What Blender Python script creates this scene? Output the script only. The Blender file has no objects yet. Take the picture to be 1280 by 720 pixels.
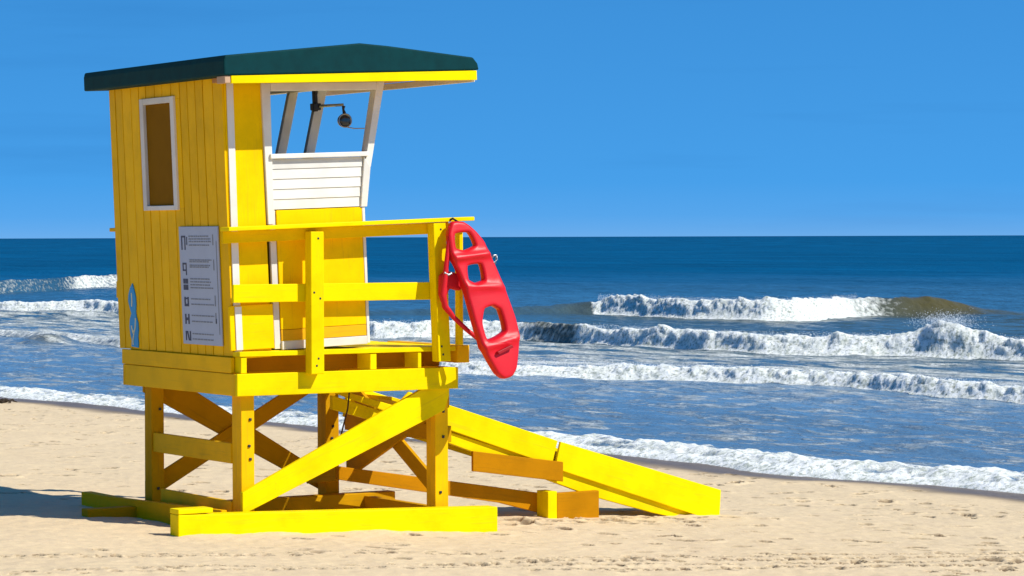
import bpy, bmesh, math, random
import numpy as np
from mathutils import Vector, Matrix
random.seed(7); rng = np.random.default_rng(11)
scene = bpy.context.scene
COL = scene.collection
R = math.radians

# ------------------------------------------------------------------ noise
def _hash(ix, iy, seed):
    ix = ix.astype(np.int64); iy = iy.astype(np.int64)
    h = (ix*374761393 + iy*668265263 + seed*974634631) & 0xffffffff
    h = ((h ^ (h >> 13))*1274126177) & 0xffffffff
    h = ((h ^ (h >> 16))*2246822519) & 0xffffffff
    return ((h ^ (h >> 15)) & 0xffffff)/float(0xffffff)
def vnoise(x, y, seed=0):
    """gradient noise, about -1..1"""
    xi = np.floor(x); yi = np.floor(y); fx = x-xi; fy = y-yi
    def g(i, j):
        a = _hash(xi+i, yi+j, seed)*2*np.pi
        return np.cos(a)*(fx-i)+np.sin(a)*(fy-j)
    u = fx*fx*fx*(fx*(fx*6-15)+10); v = fy*fy*fy*(fy*(fy*6-15)+10)
    a = g(0, 0)*(1-u)+g(1, 0)*u; b = g(0, 1)*(1-u)+g(1, 1)*u
    return (a*(1-v)+b*v)*1.5
def fbm(x, y, seed=0, n=3, gain=.5):
    r = 0; a = 1.
    for k in range(n):
        r = r+a*vnoise(x*2**k, y*2**k, seed+k*17); a *= gain
    return r
def sstep(a, b, x):
    t = np.clip((x-a)/(b-a), 0, 1); return t*t*(3-2*t)

# ------------------------------------------------------------------ frames
YAW = R(32.25)
O = Vector((-2.2625, 22.6003, 1.192))        # near rear corner of the deck, underside of the rim beam
E1 = Vector((math.cos(YAW), math.sin(YAW), 0)); E2 = Vector((-math.sin(YAW), math.cos(YAW), 0)); E3 = Vector((0, 0, 1))
BASE = Vector((O.x, O.y, 0))
def Lb(p):                                    # deck frame, relative to the tower's empty
    return E1*p[0]+E2*p[1]+E3*(p[2]+O.z)
def Lh(p):                                    # cabin frame: the cabin leans a little towards the land
    return Lb((p[0]-.041*p[2], p[1], p[2]+.038*p[0]))
def seadist(x, y):                            # metres seaward of the tower
    return .8*(x-O.x)+.6*(y-O.y)

# ------------------------------------------------------------------ materials
def new_mat(name):
    m = bpy.data.materials.new(name); m.use_nodes = True
    nt = m.node_tree; nt.nodes.clear()
    out = nt.nodes.new('ShaderNodeOutputMaterial'); b = nt.nodes.new('ShaderNodeBsdfPrincipled')
    nt.links.new(b.outputs[0], out.inputs[0])
    return m, nt, b
def N(nt, t, **k):
    n = nt.nodes.new(t)
    for a, v in k.items(): setattr(n, a, v)
    return n
def ramp(nt, src, stops):
    r = nt.nodes.new('ShaderNodeValToRGB'); cr = r.color_ramp
    while len(cr.elements) < len(stops): cr.elements.new(.5)
    for e, (p, c) in zip(cr.elements, stops):
        e.position = p; e.color = c if len(c) == 4 else (*c, 1)
    nt.links.new(src, r.inputs[0]); return r.outputs[0]
def mixc(nt, f, a, b, mode='MIX'):
    n = nt.nodes.new('ShaderNodeMix'); n.data_type = 'RGBA'; n.blend_type = mode
    for s, v in ((n.inputs['Factor'], f), (n.inputs['A'], a), (n.inputs['B'], b)):
        if hasattr(v, 'default_value') or isinstance(v, bpy.types.NodeSocket): nt.links.new(v, s)
        else: s.default_value = v if not isinstance(v, tuple) else (*v[:3], 1)
    return n.outputs['Result']
def math_n(nt, op, a, b=0., clamp=False):
    n = nt.nodes.new('ShaderNodeMath'); n.operation = op; n.use_clamp = clamp
    for s, v in ((n.inputs[0], a), (n.inputs[1], b)):
        if isinstance(v, bpy.types.NodeSocket): nt.links.new(v, s)
        else: s.default_value = v
    return n.outputs[0]
def noise(nt, vec, scale, detail=3, rough=.55, dist=0.):
    n = nt.nodes.new('ShaderNodeTexNoise'); n.inputs['Scale'].default_value = scale
    n.inputs['Detail'].default_value = detail; n.inputs['Roughness'].default_value = rough
    n.inputs['Distortion'].default_value = dist
    if vec is not None: nt.links.new(vec, n.inputs['Vector'])
    return n.outputs['Fac']
def attr(nt, name, out='Fac'):
    a = nt.nodes.new('ShaderNodeAttribute'); a.attribute_name = name; return a.outputs[out]

def painted_wood(name, col, dark, rough=.5, dirt=.35, spec=.4):
    m, nt, b = new_mat(name)
    g = attr(nt, 'grain', 'Vector')
    mp = N(nt, 'ShaderNodeMapping'); mp.inputs['Scale'].default_value = (2.2, 42, 42); nt.links.new(g, mp.inputs[0])
    grain = noise(nt, mp.outputs[0], 1.0, 4, .6, .4)
    stain = noise(nt, g, 3.2, 4, .6)
    fine = noise(nt, g, 60, 2, .5)
    tint = attr(nt, 'tint')
    c = mixc(nt, ramp(nt, stain, [(.42, (0, 0, 0)), (.78, (1, 1, 1))]), col, tuple(v*.80 for v in col))
    f = math_n(nt, 'MULTIPLY', ramp(nt, grain, [(.56, (0, 0, 0)), (.80, (1, 1, 1))]), dirt)
    c = mixc(nt, f, c, dark)
    f2 = math_n(nt, 'MULTIPLY', ramp(nt, fine, [(.66, (0, 0, 0)), (.74, (1, 1, 1))]), dirt*.6)
    c = mixc(nt, f2, c, dark)
    tn = N(nt, 'ShaderNodeHueSaturation'); nt.links.new(c, tn.inputs['Color']); nt.links.new(tint, tn.inputs['Value'])
    nt.links.new(tn.outputs[0], b.inputs['Base Color'])
    b.inputs['Roughness'].default_value = rough
    b.inputs['Specular IOR Level'].default_value = spec
    bp = N(nt, 'ShaderNodeBump'); bp.inputs['Strength'].default_value = .35; bp.inputs['Distance'].default_value = .004
    nt.links.new(grain, bp.inputs['Height']); nt.links.new(bp.outputs[0], b.inputs['Normal'])
    return m
def plain(name, col, rough=.5, spec=.4, metal=0., var=.15):
    m, nt, b = new_mat(name)
    tc = N(nt, 'ShaderNodeTexCoord')
    n = noise(nt, tc.outputs['Object'], 9, 4, .6)
    c = mixc(nt, n, tuple(min(1, v*(1+var)) for v in col), tuple(v*(1-var) for v in col))
    nt.links.new(c, b.inputs['Base Color'])
    b.inputs['Roughness'].default_value = rough; b.inputs['Specular IOR Level'].default_value = spec; b.inputs['Metallic'].default_value = metal
    bp = N(nt, 'ShaderNodeBump'); bp.inputs['Strength'].default_value = .15; bp.inputs['Distance'].default_value = .003
    nt.links.new(noise(nt, tc.outputs['Object'], 70, 2), bp.inputs['Height']); nt.links.new(bp.outputs[0], b.inputs['Normal'])
    return m

LEMON = painted_wood('lemon_paint', (1.0, .74, .0), (.60, .36, .02), .55, .42, .04)
WALLP = painted_wood('cabin_yellow_paint', (1.0, .62, .0), (.58, .31, .02), .55, .35, .04)
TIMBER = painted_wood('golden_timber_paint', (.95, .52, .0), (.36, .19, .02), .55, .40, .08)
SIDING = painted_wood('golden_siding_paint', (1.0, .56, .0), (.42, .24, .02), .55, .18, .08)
SHADETIM = painted_wood('deck_shade_timber', (.62, .31, .003), (.26, .13, .02), .65, .45, .04)  # darker copy of the timber paint, deep under-deck shade put into its colour
OLIVE = painted_wood('weathered_cream_paint', (.60, .54, .40), (.25, .2, .12), .6, .3, .1)
SHADEBROWN = painted_wood('shade_brown_timber', (.54, .22, .002), (.2, .09, .01), .65, .4, .04)  # brown carries the shade on beams beneath ramp and floor
AMBER = painted_wood('amber_paint', (1.0, .46, .0), (.5, .25, .02), .6, .35, .04)
SHADEBAND = painted_wood('shade_band_ochre', (.80, .42, .0), (.30, .14, .02), .6, .3, .2)
WHITE = painted_wood('white_paint', (.78, .745, .67), (.45, .42, .38), .5, .12, .3)
CREAM = painted_wood('cream_paint', (.80, .76, .66), (.45, .42, .34), .5, .12, .3)
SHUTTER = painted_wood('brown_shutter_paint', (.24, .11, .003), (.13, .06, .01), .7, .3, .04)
SOFFIT = painted_wood('bare_soffit_wood', (.55, .25, .08), (.30, .14, .05), .7, .5, .2)
RAW = painted_wood('bare_end_grain', (.62, .40, .25), (.35, .2, .1), .8, .4, .1)
ROOF = plain('dark_green_roofing', (.0, .036, .040), .7, .12, 0, .35)
RED = plain('red_plastic', (.66, .004, .012), .42, .35, 0, .12)
STRAPM = plain('red_webbing', (.62, .006, .015), .6, .3, 0, .2)
SIGNM = plain('pale_sign_board', (.45, .51, .62), .6, .1, 0, .06)
INK = plain('dark_sign_ink', (.075, .085, .13), .6, .2)
GREYINK = plain('grey_sign_ink', (.24, .26, .29), .6, .2)
BLUE = plain('blue_emblem_paint', (.006, .31, .66), .5, .3, 0, .25)
PALEY = plain('pale_yellow_paint', (.75, .70, .40), .5, .3)
METAL = plain('weathered_metal', (.30, .31, .33), .35, .5, .9)
DARKM = plain('dark_iron', (.03, .03, .032), .5, .4, .3)
ROPE = plain('dark_rope', (.10, .06, .03), .9, .1)
GLASSD = plain('dark_lamp_glass', (.02, .025, .03), .08, .6)

# ------------------------------------------------------------------ mesh builder
class Part:
    def __init__(s, T=Lb): s.bm = bmesh.new(); s.T = T; s.g = s.bm.verts.layers.float_vector.new('grain'); s.t = s.bm.verts.layers.float.new('tint')
    def _merge(s, vs, faces, bevel, ax):
        b = bmesh.new(); bv = [b.verts.new(v) for v in vs]
        for f in faces: b.faces.new([bv[i] for i in f])
        bmesh.ops.recalc_face_normals(b, faces=b.faces)
        if bevel:
            bmesh.ops.bevel(b, geom=[e for e in b.edges if len(e.link_faces) == 2 and e.calc_face_angle(0) > .5], offset=bevel, segments=2, affect='EDGES', profile=.5, clamp_overlap=True)
        a = Vector(ax).normalized(); h = Vector((0, 0, 1)) if abs(a.z) < .8 else Vector((1, 0, 0))
        c = a.cross(h).normalized(); d = a.cross(c)
        off = Vector((random.random()*40, random.random()*40, random.random()*40)); tint = random.uniform(.90, 1.04)
        m = {}
        for v in b.verts:
            n = s.bm.verts.new(v.co); n[s.g] = Vector((v.co.dot(a), v.co.dot(c), v.co.dot(d)))+off; n[s.t] = tint; m[v] = n
        for f in b.faces:
            s.bm.faces.new([m[v] for v in f.verts])
        b.free()
    def hexa(s, p, bevel=.005, T=None):      # bottom 4, top 4
        T = T or s.T; vs = [T(q) for q in p]
        F = [(3, 2, 1, 0), (4, 5, 6, 7), (0, 1, 5, 4), (1, 2, 6, 5), (2, 3, 7, 6), (3, 0, 4, 7)]
        ed = [vs[1]-vs[0], vs[3]-vs[0], vs[4]-vs[0]]
        s._merge(vs, F, bevel, max(ed, key=lambda e: e.length)); return s
    def box(s, x0, x1, y0, y1, z0, z1, bevel=.005, T=None, jit=0.):
        j = lambda: random.uniform(-jit, jit)
        return s.hexa([(x+j(), y+j(), z+j()) for z in (z0, z1) for x, y in ((x0, y0), (x1, y0), (x1, y1), (x0, y1))], bevel, T)
    def poly(s, pts, vec, bevel=.005, T=None, axis=None):   # planar polygon pushed along vec
        T = T or s.T; n = len(pts); vec = Vector(vec)
        vs = [T(p) for p in pts]+[T(Vector(p)+vec) for p in pts]
        F = [tuple(range(n)), tuple(range(2*n-1, n-1, -1))]+[(i, (i+1) % n, n+(i+1) % n, n+i) for i in range(n)]
        ax = axis or max(((vs[(i+1) % n]-vs[i]) for i in range(n)), key=lambda e: e.length)
        s._merge(vs, F, bevel, ax); return s
    def xz(s, pts, y0, y1, bevel=.005, T=None):
        return s.poly([(x, y0, z) for x, z in pts], (0, y1-y0, 0), bevel, T)
    def tube(s, path, r, seg=8, T=None):
        T = T or s.T; pts = [T(p) for p in path]; rings = []
        for i, p in enumerate(pts):
            d = (pts[min(i+1, len(pts)-1)]-pts[max(i-1, 0)]).normalized()
            h = Vector((0, 0, 1)) if abs(d.z) < .9 else Vector((1, 0, 0)); u = d.cross(h).normalized(); w = d.cross(u)
            ri = r[i] if isinstance(r, (list, tuple)) else r
            ring = []
            for k in range(seg):
                a = 2*math.pi*k/seg; v = s.bm.verts.new(p+u*math.cos(a)*ri+w*math.sin(a)*ri); v[s.g] = v.co; v[s.t] = 1.; ring.append(v)
            rings.append(ring)
        for A, Bq in zip(rings, rings[1:]):
            for k in range(seg): s.bm.faces.new((A[k], A[(k+1) % seg], Bq[(k+1) % seg], Bq[k]))
        s.bm.faces.new(rings[0][::-1]); s.bm.faces.new(rings[-1]); return s
    def build(s, name, mat, parent, smooth=False):
        bmesh.ops.recalc_face_normals(s.bm, faces=s.bm.faces)
        me = bpy.data.meshes.new(name); s.bm.to_mesh(me); s.bm.free(); me.materials.append(mat)
        if smooth: me.polygons.foreach_set('use_smooth', [True]*len(me.polygons))
        o = bpy.data.objects.new(name, me); COL.objects.link(o); o.parent = parent; return o
def P(T=Lb): return Part(T)
def thing(name, label, cat, group=None, loc=BASE):
    o = bpy.data.objects.new(name, None); COL.objects.link(o); o.location = loc; o.empty_display_size = .3
    o['label'] = label; o['category'] = cat
    if group: o['group'] = group
    return o

# ------------------------------------------------------------------ the lifeguard tower
tower = thing('lifeguard_tower', 'yellow wooden lifeguard tower with dark green roof on stilts standing on the sand', 'lifeguard tower')
GZ = -1.35
# legs (doubled timbers)
for x0, x1, y0, y1 in ((.09, .215, .11, .29), (1.955, 2.085, .11, .28), (.076, .195, 1.83, 2.0), (1.81, 1.95, 1.83, 2.0)):
    g = P(); ym = (y0+y1)/2
    g.box(x0, x1, y0, ym-.002, GZ, .17, .006, jit=.004); g.box(x0+.006, x1-.004, ym+.002, y1, GZ, .17, .006, jit=.004)
    leg = g.build('leg', TIMBER if y0 < 1 else SHADETIM, tower)
    for z in (-.42, -.53, -.90, -.20):
        if random.random() < .85:
            xx = x0+random.uniform(.3, .7)*(x1-x0); P().box(xx-.012, xx+.012, y0-.012, y0-.001, z-.012, z+.012, .004).build('bolt', DARKM, leg)
# rim beams
P().box(0, 2.125, 0, .04, 0, .185, .006).build('rim_beam', LEMON, tower)
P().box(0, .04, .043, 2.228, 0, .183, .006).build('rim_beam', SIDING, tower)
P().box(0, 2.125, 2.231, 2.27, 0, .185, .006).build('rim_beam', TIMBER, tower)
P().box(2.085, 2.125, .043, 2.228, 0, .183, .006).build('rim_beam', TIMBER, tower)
P().box(.004, .038, .12, 2.30, .187, .318, .005).build('trim_board', SIDING, tower)
# floor joists and planks
for x0, x1 in ((.012, .095), (1.262, 1.322), (1.728, 1.762)):
    P().box(x0 if x0 > .05 else .042, x1, .012, 2.2, .188, .322, .004).build('joist', LEMON, tower)
P().box(.10, 2.08, .24, .28, .188, .322, .004).build('joist', SHADEBROWN, tower)  # dark board added to carry the shade of the floor gap
g = P(); y = 0.002
while y < 2.2:
    w = random.uniform(.13, .145); g.box(.024 if y < .1 else .06, 2.10, y, y+w-.006, .326, .366, .004, jit=.0015); y += w
g.build('floor', LEMON, tower)
P().box(2.128, 2.25, .02, 1.25, .22, .372, .006).build('step', TIMBER, tower)
# posts and rails, near side
P().box(.632, .755, -.11, -.003, .17, 1.357, .006).build('post', LEMON, tower)
P(Lh).box(1.868, 1.99, -.115, -.003, .17, 1.357, .006).build('post', LEMON, tower)
for T_, cx_, zz in ((Lb, .69, (1.30, .85, .80, .30, .24)), (Lh, 1.93, (1.30, .86, .30, .23))):
    for q_ in zz:
        c_ = cx_+random.uniform(-.03, .03); P(T_).box(c_-.008, c_+.008, -.1135 if T_ is Lb else -.1185, -.109 if T_ is Lb else -.114, q_-.008, q_+.008, .002).build('bolt', DARKM, tower)
P().box(2.128, 2.165, -.02, .06, .375, 1.40, .005).build('post', LEMON, tower)
P(Lh).box(-.075, 2.275, -.125, .036, 1.362, 1.396, .006).build('top_rail', LEMON, tower)
P(Lh).box(-.07, 2.09, .0, .034, 1.262, 1.359, .005).build('top_rail', WALLP, tower)
P().box(-.03, 1.96, .0, .036, .772, .922, .005).build('mid_rail', LEMON, tower)
# far side rail
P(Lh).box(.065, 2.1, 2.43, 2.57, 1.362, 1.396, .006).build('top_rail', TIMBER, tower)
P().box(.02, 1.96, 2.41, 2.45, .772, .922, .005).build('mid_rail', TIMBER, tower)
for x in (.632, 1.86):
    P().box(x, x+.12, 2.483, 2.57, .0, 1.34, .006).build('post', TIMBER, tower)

# braces
P().xz([(.075, -.80), (.075, -.985), (2.02, -.19), (2.07, -.06), (2.07, .05), (1.90, .05)], .062, .104).build('brace', LEMON, tower)
P().xz([(.10, -1.03), (.10, -.85), (1.86, .10), (2.02, .10), (2.02, .03)], 2.003, 2.04).build('brace', SHADETIM, tower)
P().xz([(.10, .12), (.10, -.06), (1.93, -1.05), (1.93, -.88), (.30, .12)], 2.043, 2.08).build('brace', SHADETIM, tower)
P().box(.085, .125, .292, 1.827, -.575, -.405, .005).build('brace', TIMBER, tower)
P().box(2.088, 2.126, .12, 1.98, -.47, -.33, .005).build('brace', SHADETIM, tower)
P().poly([(2.087, 1.95, -.92), (2.087, 1.95, -.75), (2.087, .15, .0), (2.087, .15, -.17)], (.038, 0, 0)).build('brace', SHADETIM, tower)
P().poly([(2.129, 1.95, .0), (2.129, 1.95, -.16), (2.129, .30, -1.05), (2.129, .30, -.88)], (.036, 0, 0)).build('brace', SHADETIM, tower)
# skids and ground boards
g = P(); g.hexa([(-.60, -.13, -1.24), (2.44, -.13, -1.30), (2.44, .03, -1.30), (-.60, .03, -1.24), (-.60, -.13, -.93), (2.44, -.13, -1.03), (2.44, .03, -1.03), (-.60, .03, -.93)], .009)
sk = g.build('skid', LEMON, tower)
P().box(-.60, -.29, -.133, .034, -.928, -.888, .006).build('block', LEMON, sk)
P().box(-.60, 2.46, 1.83-.145, 1.826, -1.30, -1.035, .009).build('skid', SHADETIM, tower)
P().hexa([(-.14, .02, -1.27), (-.09, .02, -1.27), (-.09, 2.5, -1.27), (-.14, 2.5, -1.27), (-.14, .02, -.93), (-.09, .02, -.93), (-.09, 2.5, -1.0), (-.14, 2.5, -1.0)], .006).build('ground_board', AMBER, tower)
P().box(-.085, .02, .9, 3.02, -1.28, -1.01, .008).build('ground_board', AMBER, tower)
P().box(2.13, 2.2, -.05, 2.05, -1.30, -1.06, .008).build('ground_board', SHADETIM, tower)
P().box(.085, .123, .292, 1.68, -1.10, -.89, .006).build('ground_board', SIDING, tower)
# ramp down to the beach
ramp_o = P().xz([(1.58, -.04), (2.19, -.215), (2.33, -.09), (3.935, -.603), (3.868, -.832), (2.72, -.442), (2.1, -.266), (1.577, -.083)], 1.20, 1.229, .006).build('ramp', LEMON, tower)
P().xz([(3.965, -.612), (5.83, -1.162), (5.81, -1.45), (5.62, -1.42), (3.90, -.86)], 1.196, 1.228, .006).build('side_board', LEMON, ramp_o)
P().xz([(1.56, -.10), (2.72, -.46), (5.75, -1.39), (5.72, -1.50), (5.05, -1.345), (4.318, -1.141), (2.72, -.559), (1.56, -.224)], 1.232, 1.29, .006).build('stringer', LEMON, ramp_o)
P().xz([(2.15, -.05), (3.935, -.603), (5.83, -1.162), (5.81, -1.45), (3.868, -.90), (2.1, -.35)], 2.0, 2.046, .006).build('stringer', LEMON, ramp_o)
g = P(); t = 2.2
while t < 5.6:
    z = -.17-.305*(t-2.2); g.hexa([(t, 1.293, z), (t+.15, 1.293, z-.046), (t+.15, 1.996, z-.046), (t, 1.996, z), (t, 1.293, z+.035), (t+.15, 1.293, z-.011), (t+.15, 1.996, z-.011), (t, 1.996, z+.035)], .004); t += .158
g.build('tread', LEMON, ramp_o)
P().xz([(1.69, -.747), (3.88, -1.105), (3.88, -1.30), (3.4, -1.17), (1.69, -.869)], 1.36, 1.42, .006).build('support_beam', SHADEBROWN, ramp_o)
P().xz([(2.98, -.655), (3.97, -.80), (3.97, -.985), (2.98, -.84)], 1.162, 1.194, .006).build('support_beam', SHADEBROWN, ramp_o)
P().box(3.905, 4.38, 1.17, 1.245, -1.38, -1.09, .008).build('block', SHADEBROWN, ramp_o)
P().box(3.80, 3.902, 1.165, 1.36, -1.38, -1.07, .006).build('block', LEMON, ramp_o)
P().poly([(1.69, 1.43, -.747), (1.69, 1.43, -.88), (1.69, 1.98, -.95), (1.69, 1.98, -.81)], (.04, 0, 0)).build('support_beam', SHADETIM, ramp_o)
P().tube([(1.55, .9, -.02), (1.53, .9, -.2), (1.47, .91, -.42), (1.44, .92, -.55)], .008, 6).build('cord', ROPE, tower)

# cabin: rear wall of vertical boards
rw = P(Lh); y = .130
while y < 2.38:
    w = min(random.uniform(.135, .19), 2.40-y)
    if 2.40-(y+w) < .06: w = 2.40-y
    a, b_ = y, y+w-.012
    dx = random.uniform(-.002, .002); x0, x1 = .040+dx, .058
    if b_ > 1.02 and a < 1.72:
        rw.box(x0, x1, a, b_, .322, 1.56, .003); rw.box(x0, x1, a, b_, 2.49, 2.70, .003)
        if a < 1.04: rw.box(x0, x1, a, 1.04, 1.561, 2.489, .002)
        if b_ > 1.70: rw.box(x0, x1, 1.70, b_, 1.561, 2.489, .002)
    else: rw.box(x0, x1, a, b_, .322, 2.70, .003)
    y += w
wall_r = rw.build('wall', SIDING, tower)
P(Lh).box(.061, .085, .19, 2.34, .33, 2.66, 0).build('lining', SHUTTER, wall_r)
wf = P(Lh)
wf.box(.018, .060, 1.025, 1.098, 1.545, 2.515, .004); wf.box(.018, .060, 1.642, 1.715, 1.545, 2.515, .004)
wf.box(.018, .060, 1.10, 1.64, 2.462, 2.515, .004); wf.box(.018, .060, 1.10, 1.64, 1.545, 1.585, .004)
win = wf.build('window', WHITE, wall_r)
P(Lh).box(.046, .0585, 1.0985, 1.6415, 1.586, 2.461, .002).build('shutter', SHUTTER, win)
# painted blue emblem: two stacked twisted lobes
def flat_poly(yz, x, th, mat, name, parent, T=Lh):
    return P(T).poly([(x, yy, zz) for yy, zz in yz], (th, 0, 0), 0).build(name, mat, parent)
EY = 2.05
lobe = [(0.0, .905), (.055, .86), (.095, .80), (.105, .75), (.075, .685), (.045, .64), (.085, .585), (.10, .52), (.085, .45), (.062, .40), (.07, .345), (-.075, .338), (-.085, .38), (-.075, .43), (-.095, .49), (-.09, .56), (-.06, .61), (-.05, .66), (-.065, .72), (-.06, .79), (-.03, .855)]
em = flat_poly([(EY+a*.95, b) for a, b in lobe], .030, .0075, BLUE, 'emblem', wall_r)
for a in ([(.02, .82), (.015, .76), (.025, .70)], [(.05, .53), (.02, .46), (0, .49)], [(-.045, .60), (-.03, .52), (.01, .45), (.03, .40), (.03, .36)]):
    st = P(Lh)
    for p, q in zip(a, a[1:]):
        w = .009
        st.poly([(.0275, EY+p[0]-w, p[1]), (.0275, EY+p[0]+w, p[1]), (.0275, EY+q[0]+w, q[1]), (.0275, EY+q[0]-w, q[1])], (.0022, 0, 0), 0)
    st.build('stripe', PALEY, em)
# near wall
P(Lh).box(.060, .40, .13, .16, .30, 2.65, .004).build('wall', WALLP, tower)
P(Lh).hexa([(.055, .116, .33), (.118, .116, .33), (.118, .128, .33), (.055, .128, .33), (.080, .116, 2.59), (.140, .116, 2.59), (.140, .128, 2.59), (.080, .128, 2.59)], .003).build('corner_trim', WHITE, tower)
bx = P(Lh).box(.008, .412, .095, .127, .372, .742, .005).build('panel', WALLP, tower)
P(Lh).box(.055, .115, .085, .093, .375, .735, .002).build('corner_trim', WHITE, bx)
P(Lh).box(.432, .488, .132, .165, .36, 1.53, .004).build('trim', WHITE, tower)
P(Lh).box(.492, 1.305, .118, .16, .52, 1.515, .005).build('wall', WALLP, tower)
P(Lh).box(.492, 1.305, .120, .16, .425, .517, .004).build('shade_band_board', SHADEBAND, tower)  # band in the orange of the rail shadows, shade put into its colour
P(Lh).box(.492, 1.305, .110, .16, .352, .422, .004).build('base_trim', WHITE, tower)
P(Lh).box(1.308, 1.335, .116, .19, .36, 1.515, .004).build('trim', WHITE, tower)
# window in the near wall
fr = P(Lh)
fr.hexa([(.408, .108, 1.40), (.462, .108, 1.40), (.462, .19, 1.40), (.408, .19, 1.40), (.395, .108, 2.575), (.478, .108, 2.575), (.478, .19, 2.575), (.395, .19, 2.575)], .004)
fr.hexa([(.480, .110, 2.508), (1.495, .110, 2.508), (1.495, .21, 2.508), (.480, .21, 2.508), (.480, .110, 2.575), (1.495, .110, 2.575), (1.495, .21, 2.575), (.480, .21, 2.575)], .004)
fr.hexa([(1.345, .108, 1.85), (1.404, .108, 1.85), (1.404, .21, 1.85), (1.345, .21, 1.85), (1.498, .108, 2.575), (1.571, .108, 2.575), (1.571, .21, 2.575), (1.498, .21, 2.575)], .004)
wn = fr.build('window', CREAM, tower)
P(Lh).box(.445, 1.375, .085, .20, 1.945, 1.985, .005).build('sill', WHITE, wn)
cp = P(Lh); zs = np.linspace(1.522, 1.943, 6)
for z0, z1 in zip(zs, zs[1:]):
    xr = lambda z: 1.29+(z-1.5)*.115
    cp.hexa([(.466, .124, z0), (xr(z0), .124, z0), (xr(z0), .15, z0), (.466, .15, z0), (.466, .132, z1-.001), (xr(z1), .132, z1-.001), (xr(z1), .15, z1-.001), (.466, .15, z1-.001)], .003)
cp.build('clapboard_panel', WHITE, tower)
P(Lh).hexa([(1.293, .105, 1.518), (1.352, .105, 1.518), (1.352, .16, 1.518), (1.293, .16, 1.518), (1.345, .105, 1.943), (1.400, .105, 1.845), (1.400, .16, 1.845), (1.345, .16, 1.943)], .004).build('trim', WHITE, tower)
P(Lh).box(.402, 1.50, .135, .17, 2.578, 2.64, .003).build('wall', SIDING, tower)
# sea front: solid below, slanted posts above, open to the sky
P(Lh).box(1.285, 1.33, .195, 2.40, .36, 1.52, .004).build('wall', LEMON, tower)
P(Lh).hexa([(1.30, .215, 1.523), (1.335, .215, 1.523), (1.335, 2.40, 1.523), (1.30, 2.40, 1.523), (1.35, .215, 1.93), (1.39, .215, 1.93), (1.39, 2.40, 1.93), (1.35, 2.40, 1.93)], .004).build('wall', WHITE, tower)
for yy in (1.06, 1.605, 2.335):
    P(Lh).hexa([(1.275, yy, 1.935), (1.365, yy, 1.935), (1.365, yy+.05, 1.935), (1.275, yy+.05, 1.935), (1.44, yy, 2.55), (1.53, yy, 2.55), (1.53, yy+.05, 2.55), (1.44, yy+.05, 2.55)], .004)  .build('mullion', CREAM, tower)
P(Lh).box(1.44, 1.55, .215, 2.40, 2.552, 2.62, .004).build('header', CREAM, tower)
# far wall
fwl = P(Lh); fwl.box(.06, .40, 2.36, 2.398, .33, 2.66, .003); fwl.box(.403, 1.28, 2.36, 2.398, .33, 1.93, .003); fwl.box(.403, 1.43, 2.36, 2.398, 2.50, 2.62, .003)
fwl.build('wall', SIDING, tower)
# roof
RX0, RX1, RY0, RY1 = -.165, 2.235, -.345, 2.47
cs = [(RX0, 2.622), (2.243, 2.645), (2.231, 2.70), (2.188, 2.752), (1.36, 2.852), (1.095, 2.876), (.52, 2.834), (RX0+.012, 2.784), (RX0, 2.74)]
roof = P(Lh).poly([(x, RY0, z) for x, z in cs], (0, RY1-RY0, 0), .012).build('roof', ROOF, tower)
P(Lh).hexa([(-.10, -.335, 2.556), (2.225, -.335, 2.560), (2.225, -.298, 2.560), (-.10, -.298, 2.556), (-.10, -.335, 2.6195), (2.225, -.335, 2.6415), (2.225, -.298, 2.6415), (-.10, -.298, 2.6195)], .004).build('fascia', LEMON, roof)
P(Lh).box(-.155, -.104, -.328, -.18, 2.56, 2.619, .004).build('rafter_end', RAW, roof)
P(Lh).hexa([(1.60, -.294, 2.600), (2.19, -.294, 2.603), (2.19, 2.43, 2.603), (1.60, 2.43, 2.600), (1.60, -.294, 2.634), (2.19, -.294, 2.6395), (2.19, 2.43, 2.6395), (1.60, 2.43, 2.634)], .003).build('soffit', SOFFIT, roof)
P(Lh).hexa([(-.06, -.294, 2.578), (1.597, -.294, 2.581), (1.597, .10, 2.581), (-.06, .10, 2.578), (-.06, -.294, 2.617), (1.597, -.294, 2.632), (1.597, .10, 2.632), (-.06, .10, 2.617)], .003).build('soffit', SOFFIT, roof)
P(Lh).box(2.193, 2.228, -.294, 2.44, 2.545, 2.60, .004).build('fascia', WHITE, roof)
P(Lh).box(.09, 1.40, 2.402, 2.46, 2.56, 2.617, .004).build('fascia', SIDING, roof)

# ------------------------------------------------------------------ notice board on the rear wall
nb = thing('notice_board', 'tall pale notice board of symbols and small text on the shaded golden wall', 'sign')
pn = P(Lh).box(.022, .0355, .285, 1.03, .405, 1.402, .003).build('panel', SIGNM, nb)
def mark(p, y0, y1, z0, z1):   # y grows to the left in the picture
    p.box(.0195, .0215, min(y0, y1), max(y0, y1), z0, z1, 0)
gr = P(Lh)
rows = [1.275, 1.065, .915, .765, .62, .475]
# row 1: two tall strokes joined at the top
ink = P(Lh); z = rows[0]; mark(ink, .965, .985, z-.07, z+.05); mark(ink, .905, .925, z-.07, z+.05); mark(ink, .926, .964, z+.035, z+.05); mark(ink, .87, .885, z-.03, z+.04)
ink.build('symbol', INK, pn)
# row 2: a loop with a tail
ink = P(Lh); z = rows[1]; mark(ink, .96, .978, z-.04, z+.03); mark(ink, .90, .918, z-.075, z+.03); mark(ink, .919, .959, z+.015, z+.03); mark(ink, .919, .959, z-.04, z-.026)
ink.build('symbol', INK, pn)
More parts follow.
